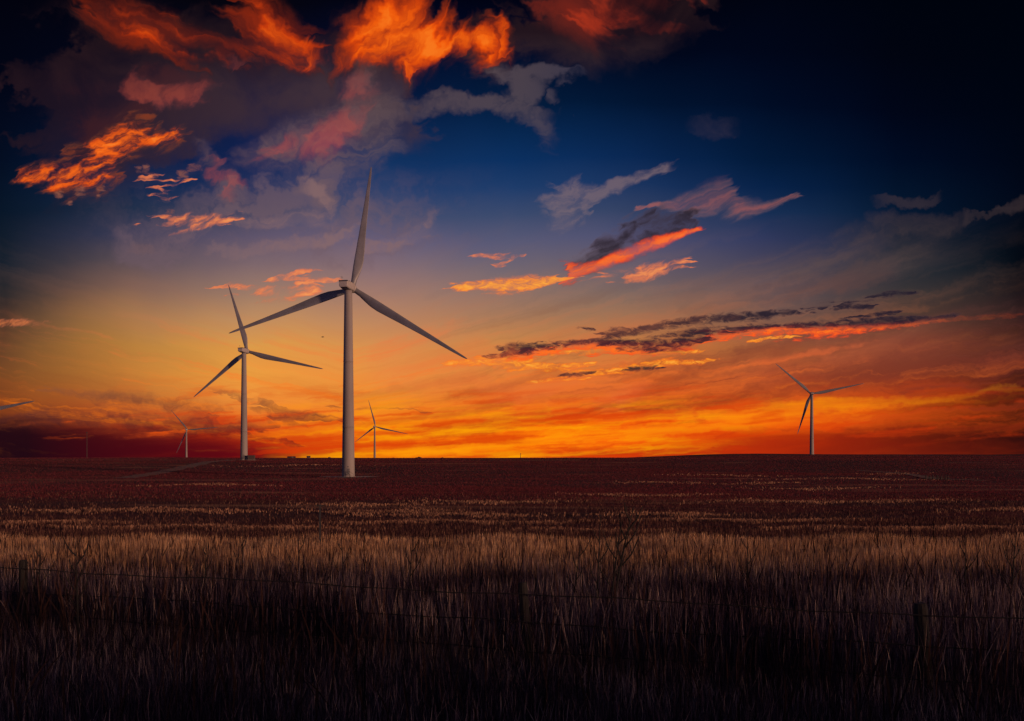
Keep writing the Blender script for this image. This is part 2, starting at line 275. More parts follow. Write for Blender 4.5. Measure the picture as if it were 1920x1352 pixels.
c1 = BANK([[(815,536,541),(860,529,544),(900,526,545),(950,520,549),(985,518,549),(1020,518,538),(1064,515,524)]], SH)
col = LAY(col, c1, nrag, 1.6, .1, .9, .95, [(0,(200,112,76)),(.35,(240,120,56)),(.65,(255,146,48)),(1,(255,178,70))], core=(.5,.6,-.08), soft=.7, tex=(1.2, .6, 1.2))

# --- 6. long broken bank with dark tops
e1 = BANK([[(800,680,687),(870,672,686),(930,664,686),(990,662,694),(1040,672,700),(1080,680,692),(1110,682,688)],
           [(990,655,668),(1080,652,664),(1160,650,664),(1250,655,668),(1330,655,662)],
           [(1070,695,705),(1140,690,704),(1200,680,700),(1260,671,688),(1340,675,684)],
           [(1000,712,718),(1060,706,714),(1100,708,712)],[(1420,632,637),(1450,630,637),(1480,632,636)]], SH)
col = LAY(col, e1, nrag, 2.0, .25, 1.0, .95, [(0,(225,90,35)),(.4,(250,110,30)),(.7,(255,140,35)),(1,(255,170,60))], core=(.5,.8,-.15), tex=(1.3, .3, 1.2))
ob = BANK([[(930,655,676),(1000,652,676),(1060,642,657),(1120,636,662),(1170,638,672),(1220,642,662),(1290,636,658),(1340,618,642),(1400,614,634),(1470,610,630),(1510,608,637),(1560,608,632),(1640,606,621),(1720,600,613),(1790,592,602),(1930,588,596)]], SH)
col = LAY(col, ob, nrag, 2.2, .15, .95, MR(X, 1.62, 1.80, .97, .12), [(0,(190,56,38)),(.35,(238,68,32)),(.7,(255,90,30)),(1,(255,126,36))], core=(.5,.7,-.12), soft=.5, tex=(1.2, .35, 1.2))
dk = BANK([[(925,654,668),(950,644,672),(985,640,668),(1010,644,658),(1050,638,652)],[(1040,640,652),(1090,636,648),(1130,628,646),(1160,626,656),(1195,634,660)],
           [(1180,634,650),(1215,632,662),(1250,626,666),(1290,620,654),(1315,612,646)],[(1270,622,640),(1320,612,632),(1370,612,628)],
           [(1360,613,626),(1430,607,618),(1490,608,617)],[(1470,606,616),(1530,601,618),(1600,596,616),(1670,591,612),(1740,590,604),(1800,589,596)],
           [(1065,614,620),(1090,614,622),(1112,615,620)],[(1120,622,640),(1150,614,640),(1200,610,630),(1250,602,618)],[(1230,606,618),(1300,592,612),(1350,588,606)],[(1320,588,606),(1400,583,603),(1470,580,594),(1535,576,585)],
           [(1535,568,576),(1575,566,584),(1610,566,584),(1655,567,574)],[(1615,556,561),(1655,547,560),(1715,545,552)],[(1600,590,596),(1640,586,594),(1690,584,590)],
           [(1050,700,706),(1085,696,706),(1110,696,702)],[(1170,690,696),(1210,686,696),(1250,684,690)]], SH)
col = LAY(col, dk, nrag, 1.9, .0, .7, .94, [(0,(100,62,58)),(.3,(66,46,54)),(.7,(42,33,46)),(1,(34,28,42))], core=(.6,.5,.0), soft=.4)
# long slanting smoke over the right-hand side
sl = BANK([[(1000,640,680),(1150,580,640),(1300,520,600),(1450,470,560),(1600,430,520),(1800,400,480),(1960,380,440)],
           [(1180,600,640),(1350,545,600),(1500,515,560),(1700,470,520),(1900,430,470)],
           [(1500,640,700),(1650,600,680),(1800,590,660),(1960,570,640)]], SM)
col = LAY(col, sl, ndiag, 2.4, .3, 1.6, MR(X, 1.5, 1.85, .52, .05), soft=1.5, colour=RAMP(MR(Y,.38,.70), [(0,(86,70,76)),(.4,(122,92,80)),(.7,(176,104,74)),(1,(222,100,54))]))
dd = BANK([[(1250,590,620),(1400,540,590),(1560,500,550),(1700,470,520)],[(1180,735,750),(1240,715,745),(1300,695,725),(1345,680,705)],[(820,745,765),(920,715,745),(1010,690,715),(1080,670,690)],
           [(1150,780,800),(1300,745,790),(1420,735,770),(1520,745,765)],[(1480,690,740),(1650,665,720),(1850,630,690),(1960,620,660)],[(1180,690,700),(1300,690,720),(1420,680,720),(1500,690,705)]], SM)
col = LAY(col, dd, ndiag, 2.0, .3, 1.5, .62, soft=1.0, colour=RAMP(MR(Y,.5,.78), [(0,(78,60,62)),(.5,(110,56,44)),(1,(150,56,22))]))
pk = BANK([[(660,655,700),(760,620,705),(860,610,700),(950,640,700),(1010,670,700)],[(700,700,735),(820,690,740),(950,690,750),(1100,700,760),(1250,715,750)]], WB)
col = LAY(col, pk, ndiag, 2.0, .2, 1.5, .5, soft=1.1, colour=(236,112,58))

# --- 7. glow bands low down and the maroon bank at the left
m = M('MULTIPLY', M('MULTIPLY', MR(nhor, .44, .78, smooth=True), MR(Y, .735, .80)), MR(M('ABSOLUTE', M('SUBTRACT', X, .94)), .30, .50, 1., .0))
col = MIX(M('MULTIPLY', m, .85), col, RGB((255,164,6)))
m = M('MULTIPLY', M('MULTIPLY', MR(nhor, .52, .30, smooth=True), MR(Y, .70, .78)), MR(X, .15, .40))
m = M('MULTIPLY', m, MR(X, 1.3, 1.7, 1., .5))
col = MIX(M('MULTIPLY', m, .72), col, RGB((214,56,8)))
glow = BANK([[(1300,770,785),(1400,755,800),(1520,748,782),(1650,745,765),(1800,735,748),(1930,722,735)],[(700,842,856),(780,832,860),(900,830,850),(1000,815,836),(1150,805,826),(1300,790,812),(1420,790,800)]], WS)
col = LAY(col, glow, nhor, 1.6, .2, 1.3, MR(X, 1.5, 1.9, .8, .3), soft=1.2, colour=(255,150,10))
wl = BANK([[(80,724,736),(170,730,752),(260,738,770),(330,744,775),(400,752,790)],[(150,752,775),(230,756,800),(310,758,822),(390,765,830),(460,778,830),(540,795,830)],
           [(-40,770,820),(60,765,815),(130,760,805),(190,768,800)],[(470,752,766),(520,758,782),(570,775,802),(620,786,800)],[(670,764,778),(705,758,774),(745,760,768)],[(430,735,760),(480,740,770),(520,750,770)]], SWEEP(WARP(.018, .008), 9, .15, 60, 2.5))
col = LAY(col, wl, nfilc, 2.2, .15, 1.2, .78, soft=.9, colour=RAMP(MR(Y,.73,.82), [(0,(140,82,52)),(.4,(96,48,42)),(1,(62,18,26))]))
# maroon murk near the ground at the left
top = M('MULTIPLY_ADD', M('SUBTRACT', nhor, .5), .045, M('MULTIPLY_ADD', X, .078, .780))
m = M('MULTIPLY', MR(M('SUBTRACT', Y, top), -.008, .034, smooth=True), MR(X, .56, .40, smooth=True))
col = MIX(M('MULTIPLY', m, .92), col, MIX(MR(X, .05, .5), RGB((30,8,18)), RGB((98,8,18))))
m = M('MULTIPLY', MR(nhor, .55, .72, smooth=True), M('MULTIPLY', MR(M('ABSOLUTE', M('SUBTRACT', Y, .80)), .0, .028, 1., 0.), MR(X, .03, .14)))
m = M('MULTIPLY', m, MR(X, .62, .5))
col = MIX(M('MULTIPLY', m, .9), col, RGB((250,92,12)))
# right: the light dies into deep red
m = M('MULTIPLY', MR(M('ADD', Y, M('MULTIPLY_ADD', nhor, .04, -.02)), .795, .826, smooth=True), MR(X, 1.15, 1.45))
col = MIX(M('MULTIPLY', m, .82), col, RAMP(MR(X, 1.1, 1.92), [(0,(226,62,10)),(.3,(190,46,10)),(.6,(140,32,12)),(.8,(100,24,12)),(1,(52,13,12))]))
# right: smoke-dark low corner
m = M('MULTIPLY', M('MULTIPLY', MR(nstreak2, .40, .62, smooth=True), MR(X, 1.62, 1.88)), MR(M('ABSOLUTE', M('SUBTRACT', Y, .79)), .02, .06, 1., 0.))
col = MIX(M('MULTIPLY', m, .7), col, RGB((22,8,12)))

# the rest of the dome: a plain dusk sky
sky = NN.new('ShaderNodeTexSky'); sky.sky_type = 'NISHITA'; sky.sun_disc = False
sky.sun_elevation = SUN_EL; sky.sun_rotation = SUN_AZ
duskc = MIX(.25, RAMP(MR(dz, 0., .9), [(0,(180,155,195)),(.15,(168,152,200)),(.5,(112,114,176)),(1,(70,80,140))]), MIX(1.0, sky.outputs[0], (.03,.03,.03,1), 'MULTIPLY'))
col = MIX(MR(dy, .80, .52, smooth=True), col, duskc)
col = MIX(MR(Y, .0, -.5), col, RGB((24,30,54)))
T.interface.new_socket('Color', in_out='OUTPUT', socket_type='NodeSocketColor')
go = NN.new('NodeGroupOutput'); LK.new(col, go.inputs[0])
WT = W.node_tree; WT.nodes.clear(); gn = WT.nodes.new('ShaderNodeGroup'); gn.node_tree = T
bg = WT.nodes.new('ShaderNodeBackground'); WT.links.new(gn.outputs[0], bg.inputs[0]); bg.inputs[1].default_value = 1.0
wo = WT.nodes.new('ShaderNodeOutputWorld'); WT.links.new(bg.outputs[0], wo.inputs[0])
W.cycles.sampling_method = 'MANUAL'; W.cycles.sample_map_resolution = 512

# ------------------------------------------------------------------ helpers
def tag(o, label=None, cat=None, group=None, kind=None):
    for k, v in (('label', label), ('category', cat), ('group', group), ('kind', kind)):
        if v: o[k] = v
    return o
def empty(name, loc, rz=0.):
    o = bpy.data.objects.new(name, None); o.empty_display_size = 1; COL.objects.link(o); o.location = loc; o.rotation_euler = (0, 0, rz); return o
def mesh(name, v, f, mat, parent=None, smooth=False, loc=None):
    me = bpy.data.meshes.new(name); me.from_pydata([tuple(p) for p in v], [], [tuple(q) for q in f]); me.update()
    if smooth: me.polygons.foreach_set('use_smooth', [True]*len(me.polygons))
    o = bpy.data.objects.new(name, me); COL.objects.link(o); me.materials.append(mat)
    if parent: o.parent = parent
    if loc: o.location = loc
    return o
class MB:
    def __init__(s): s.v, s.f = [], []
    def add(s, v, f):
        b = len(s.v); s.v += [tuple(p) for p in v]; s.f += [tuple(b+i for i in q) for q in f]
    def box(s, c, d, R=None, taper=1.0):
        x, y, z = d[0]/2, d[1]/2, d[2]/2
        V = [Vector((a*x*(taper if e < 0 else 1), b*y*(taper if e < 0 else 1), e*z)) for a, b, e in
             ((-1,-1,-1),(1,-1,-1),(1,1,-1),(-1,1,-1),(-1,-1,1),(1,-1,1),(1,1,1),(-1,1,1))]
        if R: V = [R @ p for p in V]
        s.add([p + Vector(c) for p in V], [(0,3,2,1),(4,5,6,7),(0,1,5,4),(1,2,6,5),(2,3,7,6),(3,0,4,7)])
    def tube(s, pts, rad, n=8):
        pts = [Vector(p) for p in pts]; rad = rad if hasattr(rad, '__len__') else [rad]*len(pts)
        V, Fc = [], []
        for i, p in enumerate(pts):
            t = (pts[min(i+1, len(pts)-1)] - pts[max(i-1, 0)]).normalized()
            a = t.orthogonal().normalized() if i == 0 else (a - t*a.dot(t)).normalized()
            b = t.cross(a)
            for k in range(n):
                q = 2*math.pi*k/n; V.append(p + (a*math.cos(q) + b*math.sin(q))*rad[i])
        for i in range(len(pts)-1):
            for k in range(n): Fc.append((i*n+k, i*n+(k+1)%n, (i+1)*n+(k+1)%n, (i+1)*n+k))
        Fc.append(tuple(range(n))[::-1]); Fc.append(tuple((len(pts)-1)*n+k for k in range(n))); s.add(V, Fc)
    def lathe(s, prof, n=32, M_=None):
        V, Fc = [], []
        for r, z in prof:
            for k in range(n):
                q = 2*math.pi*k/n; p = Vector((r*math.cos(q), r*math.sin(q), z)); V.append(M_ @ p if M_ else p)
        for i in range(len(prof)-1):
            for k in range(n): Fc.append((i*n+k, i*n+(k+1)%n, (i+1)*n+(k+1)%n, (i+1)*n+k))
        Fc.append(tuple(range(n))[::-1]); Fc.append(tuple((len(prof)-1)*n+k for k in range(n))); s.add(V, Fc)
    def build(s, name, mat, parent=None, smooth=False, loc=None): return mesh(name, s.v, s.f, mat, parent, smooth, loc)

def mat(name, base, rough=.6, var=0., scale=2., metal=0., streak=None, bump=0.):
    m = bpy.data.materials.new(name); m.use_nodes = True; t = m.node_tree; b = t.nodes['Principled BSDF']
    b.inputs['Roughness'].default_value = rough; b.inputs['Metallic'].default_value = metal
    tcn = t.nodes.new('ShaderNodeTexCoord'); mp = t.nodes.new('ShaderNodeMapping'); t.links.new(tcn.outputs['Object'], mp.inputs[0])
    mp.inputs['Scale'].default_value = streak or (1, 1, 1)
    n = t.nodes.new('ShaderNodeTexNoise'); n.inputs['Scale'].default_value = scale; n.inputs['Detail'].default_value = 6
    t.links.new(mp.outputs[0], n.inputs[0])
    r = t.nodes.new('ShaderNodeValToRGB'); r.color_ramp.elements[0].position = .3; r.color_ramp.elements[1].position = .7
    r.color_ramp.elements[0].color = (*[c*(1-var) for c in base], 1); r.color_ramp.elements[1].color = (*[min(1, c*(1+var*.5)) for c in base], 1)
    t.links.new(n.outputs[0], r.inputs[0]); t.links.new(r.outputs[0], b.inputs['Base Color'])
    if bump:
        bn = t.nodes.new('ShaderNodeBump'); bn.inputs['Strength'].default_value = bump; bn.inputs['Distance'].default_value = .02
        t.links.new(n.outputs[0], bn.inputs['Height']); t.links.new(bn.outputs[0], b.inputs['Normal'])
    return m
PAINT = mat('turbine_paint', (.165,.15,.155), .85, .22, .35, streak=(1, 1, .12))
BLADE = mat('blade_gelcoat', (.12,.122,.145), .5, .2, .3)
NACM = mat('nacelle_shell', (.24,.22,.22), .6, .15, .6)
DARKM = mat('dark_steel', (.03,.03,.035), .5, .3, 4)
DOORM = mat('door_paint', (.10,.10,.11), .5, .2, 3)
CONC = mat('concrete', (.30,.27,.25), .9, .3, 1.5)
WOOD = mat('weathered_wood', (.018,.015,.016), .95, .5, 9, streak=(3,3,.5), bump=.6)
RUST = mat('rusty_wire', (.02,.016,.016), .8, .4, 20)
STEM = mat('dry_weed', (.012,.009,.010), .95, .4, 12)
SHED = mat('shed_boards', (.04,.03,.03), .9, .3, .5)
LEAF = mat('shrub_leaf', (.03,.022,.018), .9, .4, 1)

# ------------------------------------------------------------------ terrain
PY = np.array([-2000,-400,-90,-60,-34,-24,-17,-9,-4,0,20,30,50,90,150,250,330,412,470,560,640,723,800,900,1100,1500,2400,4000,9000.])
PZ = np.array([3,2.5,3.2,4.2,5.3,5.6,4.4,1.2,.15,0,0,-.5,-1.9,-4.3,-6.5,-6.9,-6.7,-5.7,-4.6,-2.0,0.2,1.25,1.75,1.9,1.3,.6,.9,1.0,-3.])  # rise behind the camera is added, out of view, to shade near grass
def smooth(a, b, x):
    t = np.clip((x-a)/(b-a), 0, 1); return t*t*(3-2*t)
def bump_noise(x, y):
    z = np.zeros_like(x)
    for wl, am, sd in ((260,1.,1.1),(110,.45,2.3),(46,.2,4.1),(17,.07,.7),(7,.03,5.)):
        z = z + am*(np.sin(x/wl*2.1+sd*3+np.sin(y/wl*1.7+sd)*1.3)*np.cos(y/wl*1.9+sd*5+np.sin(x/wl*1.3-sd)*1.1))
    return z
def H(x, y):
    x = np.asarray(x, float); y = np.asarray(y, float)
    z = np.interp(y, PY, PZ)
    z = z + 6.5*smooth(60, 340, x - (y-1260)*.3)*np.exp(-((y-1330)/330)**2)
    amp = smooth(22, 220, y)*.42 + smooth(600, 1200, y)*.5
    return z + bump_noise(x, y)*amp
ny = 620; t = np.linspace(0, 1, ny)
yy = np.concatenate([np.linspace(-400, -60, 12)[:-1], np.linspace(-60, 40, 110)[:-1], 40*np.exp(np.linspace(0, math.log(9000/40.), 520))])
uu = np.linspace(-1, 1, 361); uu = np.sign(uu)*np.abs(uu)**1.35
spread = np.maximum(110, np.abs(yy)*.95)
GX = uu[None, :]*spread[:, None]; GY = np.repeat(yy[:, None], len(uu), 1); GZ = H(GX, GY)
nr, nc = GX.shape
gm = bpy.data.meshes.new('ground'); V = np.stack([GX, GY, GZ], -1).reshape(-1, 3)
idx = np.arange(nr*nc).reshape(nr, nc); Fq = np.stack([idx[:-1,:-1], idx[:-1,1:], idx[1:,1:], idx[1:,:-1]], -1).reshape(-1, 4)
def fast_mesh(me, V, Fq, smoothf=True):
    me.vertices.add(len(V)); me.vertices.foreach_set('co', V.astype(np.float32).ravel())
    me.loops.add(Fq.size); me.loops.foreach_set('vertex_index', Fq.astype(np.int32).ravel())
    me.polygons.add(len(Fq)); me.polygons.foreach_set('loop_start', np.arange(0, Fq.size, Fq.shape[1], dtype=np.int32))
    me.update(calc_edges=True); me.validate()
    me.polygons.foreach_set('use_smooth', np.full(len(me.polygons), smoothf))
fast_mesh(gm, V, Fq)
g = bpy.data.objects.new('ground', gm); COL.objects.link(g); tag(g, kind='structure')

def ground_material():
    m = bpy.data.materials.new('prairie_ground'); m.use_nodes = True; t = m.node_tree; b = t.nodes['Principled BSDF']
    N, K = t.nodes, t.links
    b.inputs['Roughness'].default_value = 1.0; b.inputs['Specular IOR Level'].default_value = .05
    ge = N.new('ShaderNodeNewGeometry')
    def noise(sc, scale, det, ro=.6, dist=0.):
        mp = N.new('ShaderNodeMapping'); mp.inputs['Scale'].default_value = sc; K.new(ge.outputs['Position'], mp.inputs[0])
        n = N.new('ShaderNodeTexNoise'); n.inputs['Scale'].default_value = scale; n.inputs['Detail'].default_value = det
        n.inputs['Roughness'].default_value = ro; n.inputs['Distortion'].default_value = dist; K.new(mp.outputs[0], n.inputs[0]); return n.outputs[0]
    def ramp(f, st):
        r = N.new('ShaderNodeValToRGB'); e = r.color_ramp.elements
        for i, (p, c) in enumerate(st):
            q = e[i] if i < 2 else e.new(p); q.position = p; q.color = (*c, 1)
        K.new(f, r.inputs[0]); return r.outputs[0]
    def mix(f, a, c2, mode='MIX'):
        x = N.new('ShaderNodeMix'); x.data_type = 'RGBA'; x.blend_type = mode
        for s_, v_ in ((0, f), (6, a), (7, c2)):
            if hasattr(v_, 'is_linked'): K.new(v_, x.inputs[s_])
            else: x.inputs[s_].default_value = v_
        return x.outputs[2]
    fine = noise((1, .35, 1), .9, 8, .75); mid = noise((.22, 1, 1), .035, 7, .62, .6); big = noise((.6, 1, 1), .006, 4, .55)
    red = ramp(fine, [(.3, (.10,.020,.024)), (.7, (.26,.055,.05))])  # prairie red, deepened to imitate the glow over the far field
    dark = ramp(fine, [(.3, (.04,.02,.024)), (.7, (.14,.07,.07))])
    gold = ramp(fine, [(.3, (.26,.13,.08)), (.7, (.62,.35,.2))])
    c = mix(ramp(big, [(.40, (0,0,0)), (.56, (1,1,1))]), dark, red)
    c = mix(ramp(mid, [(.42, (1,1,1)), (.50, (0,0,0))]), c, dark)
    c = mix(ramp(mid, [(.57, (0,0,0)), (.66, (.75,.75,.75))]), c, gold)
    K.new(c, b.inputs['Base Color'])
    bn = N.new('ShaderNodeBump'); bn.inputs['Strength'].default_value = .8; bn.inputs['Distance'].default_value = .35
    K.new(fine, bn.inputs['Height']); K.new(bn.outputs[0], b.inputs['Normal'])
    return m
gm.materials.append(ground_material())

def strip(name, pts, w, m, lift=.05):
    """a lane laid over the terrain along (x, y) points"""
    P = []
    for (a, b2) in zip(pts[:-1], pts[1:]):
        for k in range(12): P.append((a[0]+(b2[0]-a[0])*k/12, a[1]+(b2[1]-a[1])*k/12))
    P.append(pts[-1]); V_, F_ = [], []
    K_ = 5
    for i, p in enumerate(P):
        q0, q1 = P[max(i-1, 0)], P[min(i+1, len(P)-1)]
        d = Vector((q1[0]-q0[0], q1[1]-q0[1])).normalized(); nrm = Vector((-d.y, d.x))
        ww = w*(1+.15*math.sin(i*.9))
        for k in range(K_):
            s_ = (k/(K_-1)-.5)*ww; x, y = p[0]+nrm.x*s_, p[1]+nrm.y*s_
            V_.append((x, y, float(H(x, y))+lift))
    for i in range(len(P)-1):
        for k in range(K_-1): F_.append((i*K_+k, (i+1)*K_+k, (i+1)*K_+k+1, i*K_+k+1))
    return tag(mesh(name, V_, F_, m, smooth=True), kind='structure')
DIRT = mat('pale_dirt', (.105,.045,.042), 1.0, .35, .25)
def gp(px, y): return ((px-CX)/F*y, y)
strip('track', [gp(232, 400), gp(262, 430), gp(300, 470), gp(345, 540), gp(385, 620), gp(430, 700), gp(455, 722)], 9, DIRT, .12)
strip('track', [gp(1610, 490), gp(1660, 475), gp(1700, 455), gp(1725, 425), gp(1750, 392), gp(1850, 372)], 5, DIRT, .12)

for (px_, y_, r_) in ((653, 412, 9.5), (457.5, 723, 11)):      # gravel round the tower feet
    cx_, cy_ = gp(px_, y_); V_ = [(cx_, cy_, float(H(cx_, cy_))+.16)]
    for i in range(40):
        q = 2*math.pi*i/40; rr = r_*(1+.08*math.sin(3*q)+.05*math.sin(7*q)); X_, Y_ = cx_+rr*math.cos(q)*1.25, cy_+rr*math.sin(q)
        V_.append((X_, Y_, float(H(X_, Y_))+.10))
    tag(mesh('gravel_pad', V_, [(0, i+1, (i+1) % 40+1) for i in range(40)], CONC), kind='structure')

# ------------------------------------------------------------------ wind turbines
def pix(px, py, y):     # the point on the sight line of a photo position at depth y
    return Vector(((px-CX)/F*y, y, EYE.z + (HY-py)/F*y))
WIND = math.radians(9)          # all rotors face the same way, away from the road
A = Vector((math.sin(WIND), math.cos(WIND), 0))
def blade(length):
    """airfoil loft along +Z, chord along X, thickness along Y; trailing edge bulges to +X"""
    st = [(0,2.2,2.2,0),(.02,2.2,2.2,0),(.06,2.45,1.9,.1),(.11,3.2,1.35,.42),(.17,3.9,1.0,.72),(.23,4.0,.8,.8),(.32,3.6,.62,.68),(.45,2.95,.46,.5),(.6,2.3,.34,.36),(.75,1.75,.24,.25),(.88,1.25,.16,.16),(.96,.85,.1,.1),(.99,.5,.06,.05),(1,.16,.03,.02)]
    n = 18; V_, F_ = [], []
    for r, c, th, off in st:
        tw = math.radians(14*(1-r)**2 + 2); z = r*length; k_air = min(1, max(0, (r-.02)/.14)); bend = -1.6*r*r
        for k in range(n):
            q = 2*math.pi*k/n; cx, sy = math.cos(q), math.sin(q)
            x = cx*c/2 + off
            y = sy*th/2*(1 - k_air*.42*cx) + k_air*.12*th*(1-cx*cx)
            V_.append((x*math.cos(tw)-y*math.sin(tw), x*math.sin(tw)+y*math.cos(tw)+bend, z))
    for i in range(len(st)-1):
        for k in range(n): F_.append((i*n+k, i*n+(k+1)%n, (i+1)*n+(k+1)%n, (i+1)*n+k))
    F_.append(tuple(range(n))[::-1]); F_.append(tuple((len(st)-1)*n+k for k in range(n)))
    return V_, F_
def turbine(px, depth, hub_py, tips, label, detail=1, base_z=None, hub_px=None):
    bx = (px-CX)/F*depth; bz = float(H(bx, depth)) if base_z is None else base_z
    top = EYE.z + (HY-hub_py)/F*depth - 1.7
    h = top - bz; S = 1.0
    root = empty('wind_turbine', (bx, depth, bz))
    tag(root, label, 'wind turbine', 'wind turbines on the prairie')
    # tower of welded cans with flange seams
    b = MB(); prof = [(2.68, -.6)]; 
    def rad(u): return 2.68 + (1.62-2.68)*u
    seams = (.27, .62)
    for i in range(41):
        u = i/40; prof.append((rad(u), u*h))
    for s_ in seams:
        z = s_*h; r0 = rad(s_); prof += [(r0, z-.14), (r0+.07, z-.10), (r0+.07, z+.10), (r0, z+.14)]
    prof.sort(key=lambda p: p[1]); b.lathe(prof, 40); b.build('tower', PAINT, root, smooth=True)
    b = MB(); b.lathe([(3.3, -.8), (3.3, .18), (3.15, .25), (2.6, .25)], 40); b.build('foundation', CONC, root)
    if detail > 1:
        # door, landing, steps and handrails on the side towards the road
        d = MB(); d.box((.5, -2.69, 2.55), (1.0, .12, 2.2)); door = d.build('door', DOORM, root)
        d = MB(); d.box((.5, -2.78, 4.3), (.3, .2, .3)); d.build('lamp', DARKM, root)
        s_ = MB(); s_.box((.5, -3.35, 1.3), (1.4, 1.2, .1))
        for k in range(6): s_.box((.5+.85+k*.28, -3.35, 1.15-k*.2), (.28, 1.1, .05))
        s_.tube([(-.15,-3.9,1.3),(-.15,-3.9,2.4),(1.2,-3.9,2.4),(2.8,-3.9,1.2),(2.8,-3.9,.1)], .05, 6); s_.tube([(1.2,-3.9,2.4),(1.2,-3.9,0)], .05, 6)
        s_.tube([(-.15,-2.9,2.4),(-.15,-3.9,2.4)], .05, 6); s_.tube([(-.15,-3.9,1.3),(-.15,-3.9,-.1)], .06, 6)
        s_.build('steps', DARKM, root)
    # nacelle: local frame with Y along the wind axis
    nac = MB(); Wn, Hn = 4.1, 3.3
    secs = [(-6.6, .80, .15, .60), (-6.4, .88, .0, .86), (-3.0, .96, -.55, .98), (1.2, 1.0, -.8, 1.0), (3.2, .96, -.8, .98), (3.9, .8, -.6, .85)]
    V_, F_ = [], []
    ring = [(-1,-.82),(-.82,-1),(.82,-1),(1,-.82),(1,.8),(.86,1),(-.86,1),(-1,.8)]
    for y, wf, lowz, hf in secs:
        for (a, c) in ring:
            zz = c*Hn/2*hf
            if c < 0: zz = -Hn/2 - lowz*.0 + (1-hf)*Hn*.9 + (c+1)*Hn*.5
            V_.append((a*Wn/2*wf, y, zz))
    k8 = len(ring)
    for i in range(len(secs)-1):
        for k in range(k8): F_.append((i*k8+k, i*k8+(k+1)%k8, (i+1)*k8+(k+1)%k8, (i+1)*k8+k))
    F_.append(tuple(range(k8))[::-1]); F_.append(tuple((len(secs)-1)*k8+k for k in range(k8)))
    nac.add(V_, F_)
    R = Matrix.Rotation(-WIND, 4, 'Z')
    nz = h + 1.7
    no = nac.build('nacelle', NACM, root); no.location = (0, 0, nz); no.rotation_euler = (0, 0, -WIND)
    if detail:
        b = MB(); b.box((0, -6.5, 1.25), (3.7, .5, .5)); b.box((0,-3.2,Hn/2+.08), (2.2, 2.4, .3)); b.build('cooler', DARKM, no)
        b = MB(); b.tube([(-.9,-5.4,1.5),(-.9,-5.4,3.3)], .06, 6); b.tube([(-1.3,-5.4,2.9),(-.5,-5.4,2.9)], .05, 6); b.tube([(-1.3,-5.4,2.9),(-1.3,-5.4,3.25)], .09, 6); b.build('weather_mast', DARKM, no)
        b = MB(); b.lathe([(.16,0),(.2,.25),(.12,.5)], 10, Matrix.Translation((1.0,-1.6,Hn/2))); b.build('beacon', DARKM, no)
    # hub with rounded spinner
    hubl = A*5.6 + Vector((0, 0, nz))
    b = MB(); b.lathe([(1.2,-1.8),(1.75,-1.4),(1.85,-.3),(1.8,.6),(1.45,1.5),(.9,2.1),(.3,2.4)], 24)
    ho = b.build('hub', NACM, root, smooth=True); ho.location = hubl
    ho.rotation_euler = A.to_track_quat('Z', 'Y').to_euler()
    HW = Vector((bx, depth, bz)) + hubl
    for (tx, ty) in tips:
        ray = Vector(((tx-CX)/F, 1, (HY-ty)/F)); s_ = (HW-EYE).dot(A)/ray.dot(A); P = EYE + ray*s_
        v = P - HW; Ln = v.length; Z = v.normalized(); Xa = Z.cross(A).normalized()  # clockwise side as seen from the road
        if Xa.dot(Vector((Z.z, 0, -Z.x))) < 0: Xa = -Xa
        Ya = Z.cross(Xa)
        bv, bf = blade(Ln - .9); o = mesh('blade', bv, bf, BLADE, root, smooth=True)
        Rm = Matrix((Xa, Ya, Z)).transposed().to_4x4(); o.matrix_local = Matrix.Translation(hubl + Z*.9) @ Rm
    return root
turbine(653, 412, 537, [(698,315),(432,626),(878,674)], 'largest white wind turbine, standing nearest with its whole tower and door in view', 2)
turbine(457.5, 723, 657.5, [(430,535),(365,745),(607,692)], 'second largest wind turbine, beside a dark cabinet, one blade tip crossed by the nearest rotor', 2)
turbine(1522, 1261, 738, [(1454,682),(1619,719),(1495,814)], 'lone wind turbine on the low rise at the right, blade pointing down its left side')
turbine(702.5, 2300, 800, [(691,750),(766,814),(666,829)], 'small dark wind turbine against the orange glow just right of the nearest tower')
turbine(349.5, 2600, 805.5, [(321,769),(411,801),(331,850)], 'small faint wind turbine over the maroon cloud bank left of the second tower')
turbine(-78, 700, 776, [(67,752),(-140,890),(-150,650)], 'wind turbine of which a single blade reaches in at the left edge', 0)

# cabinet beside the second tower
x, y = gp(471.5, 720); c_ = empty('transformer_cabinet', (x, y, float(H(x, y)))); tag(c_, 'dark transformer cabinet standing beside the second largest turbine tower', 'cabinet')
b = MB(); b.box((0,0,1.7), (4.6,3,3.4)); b.build('housing', SHED, c_); b = MB(); b.box((0,0,3.5), (5,3.4,.2)); b.build('lid', DARKM, c_); b = MB(); b.box((0,0,.05), (6,4.4,.35)); b.build('plinth', CONC, c_)

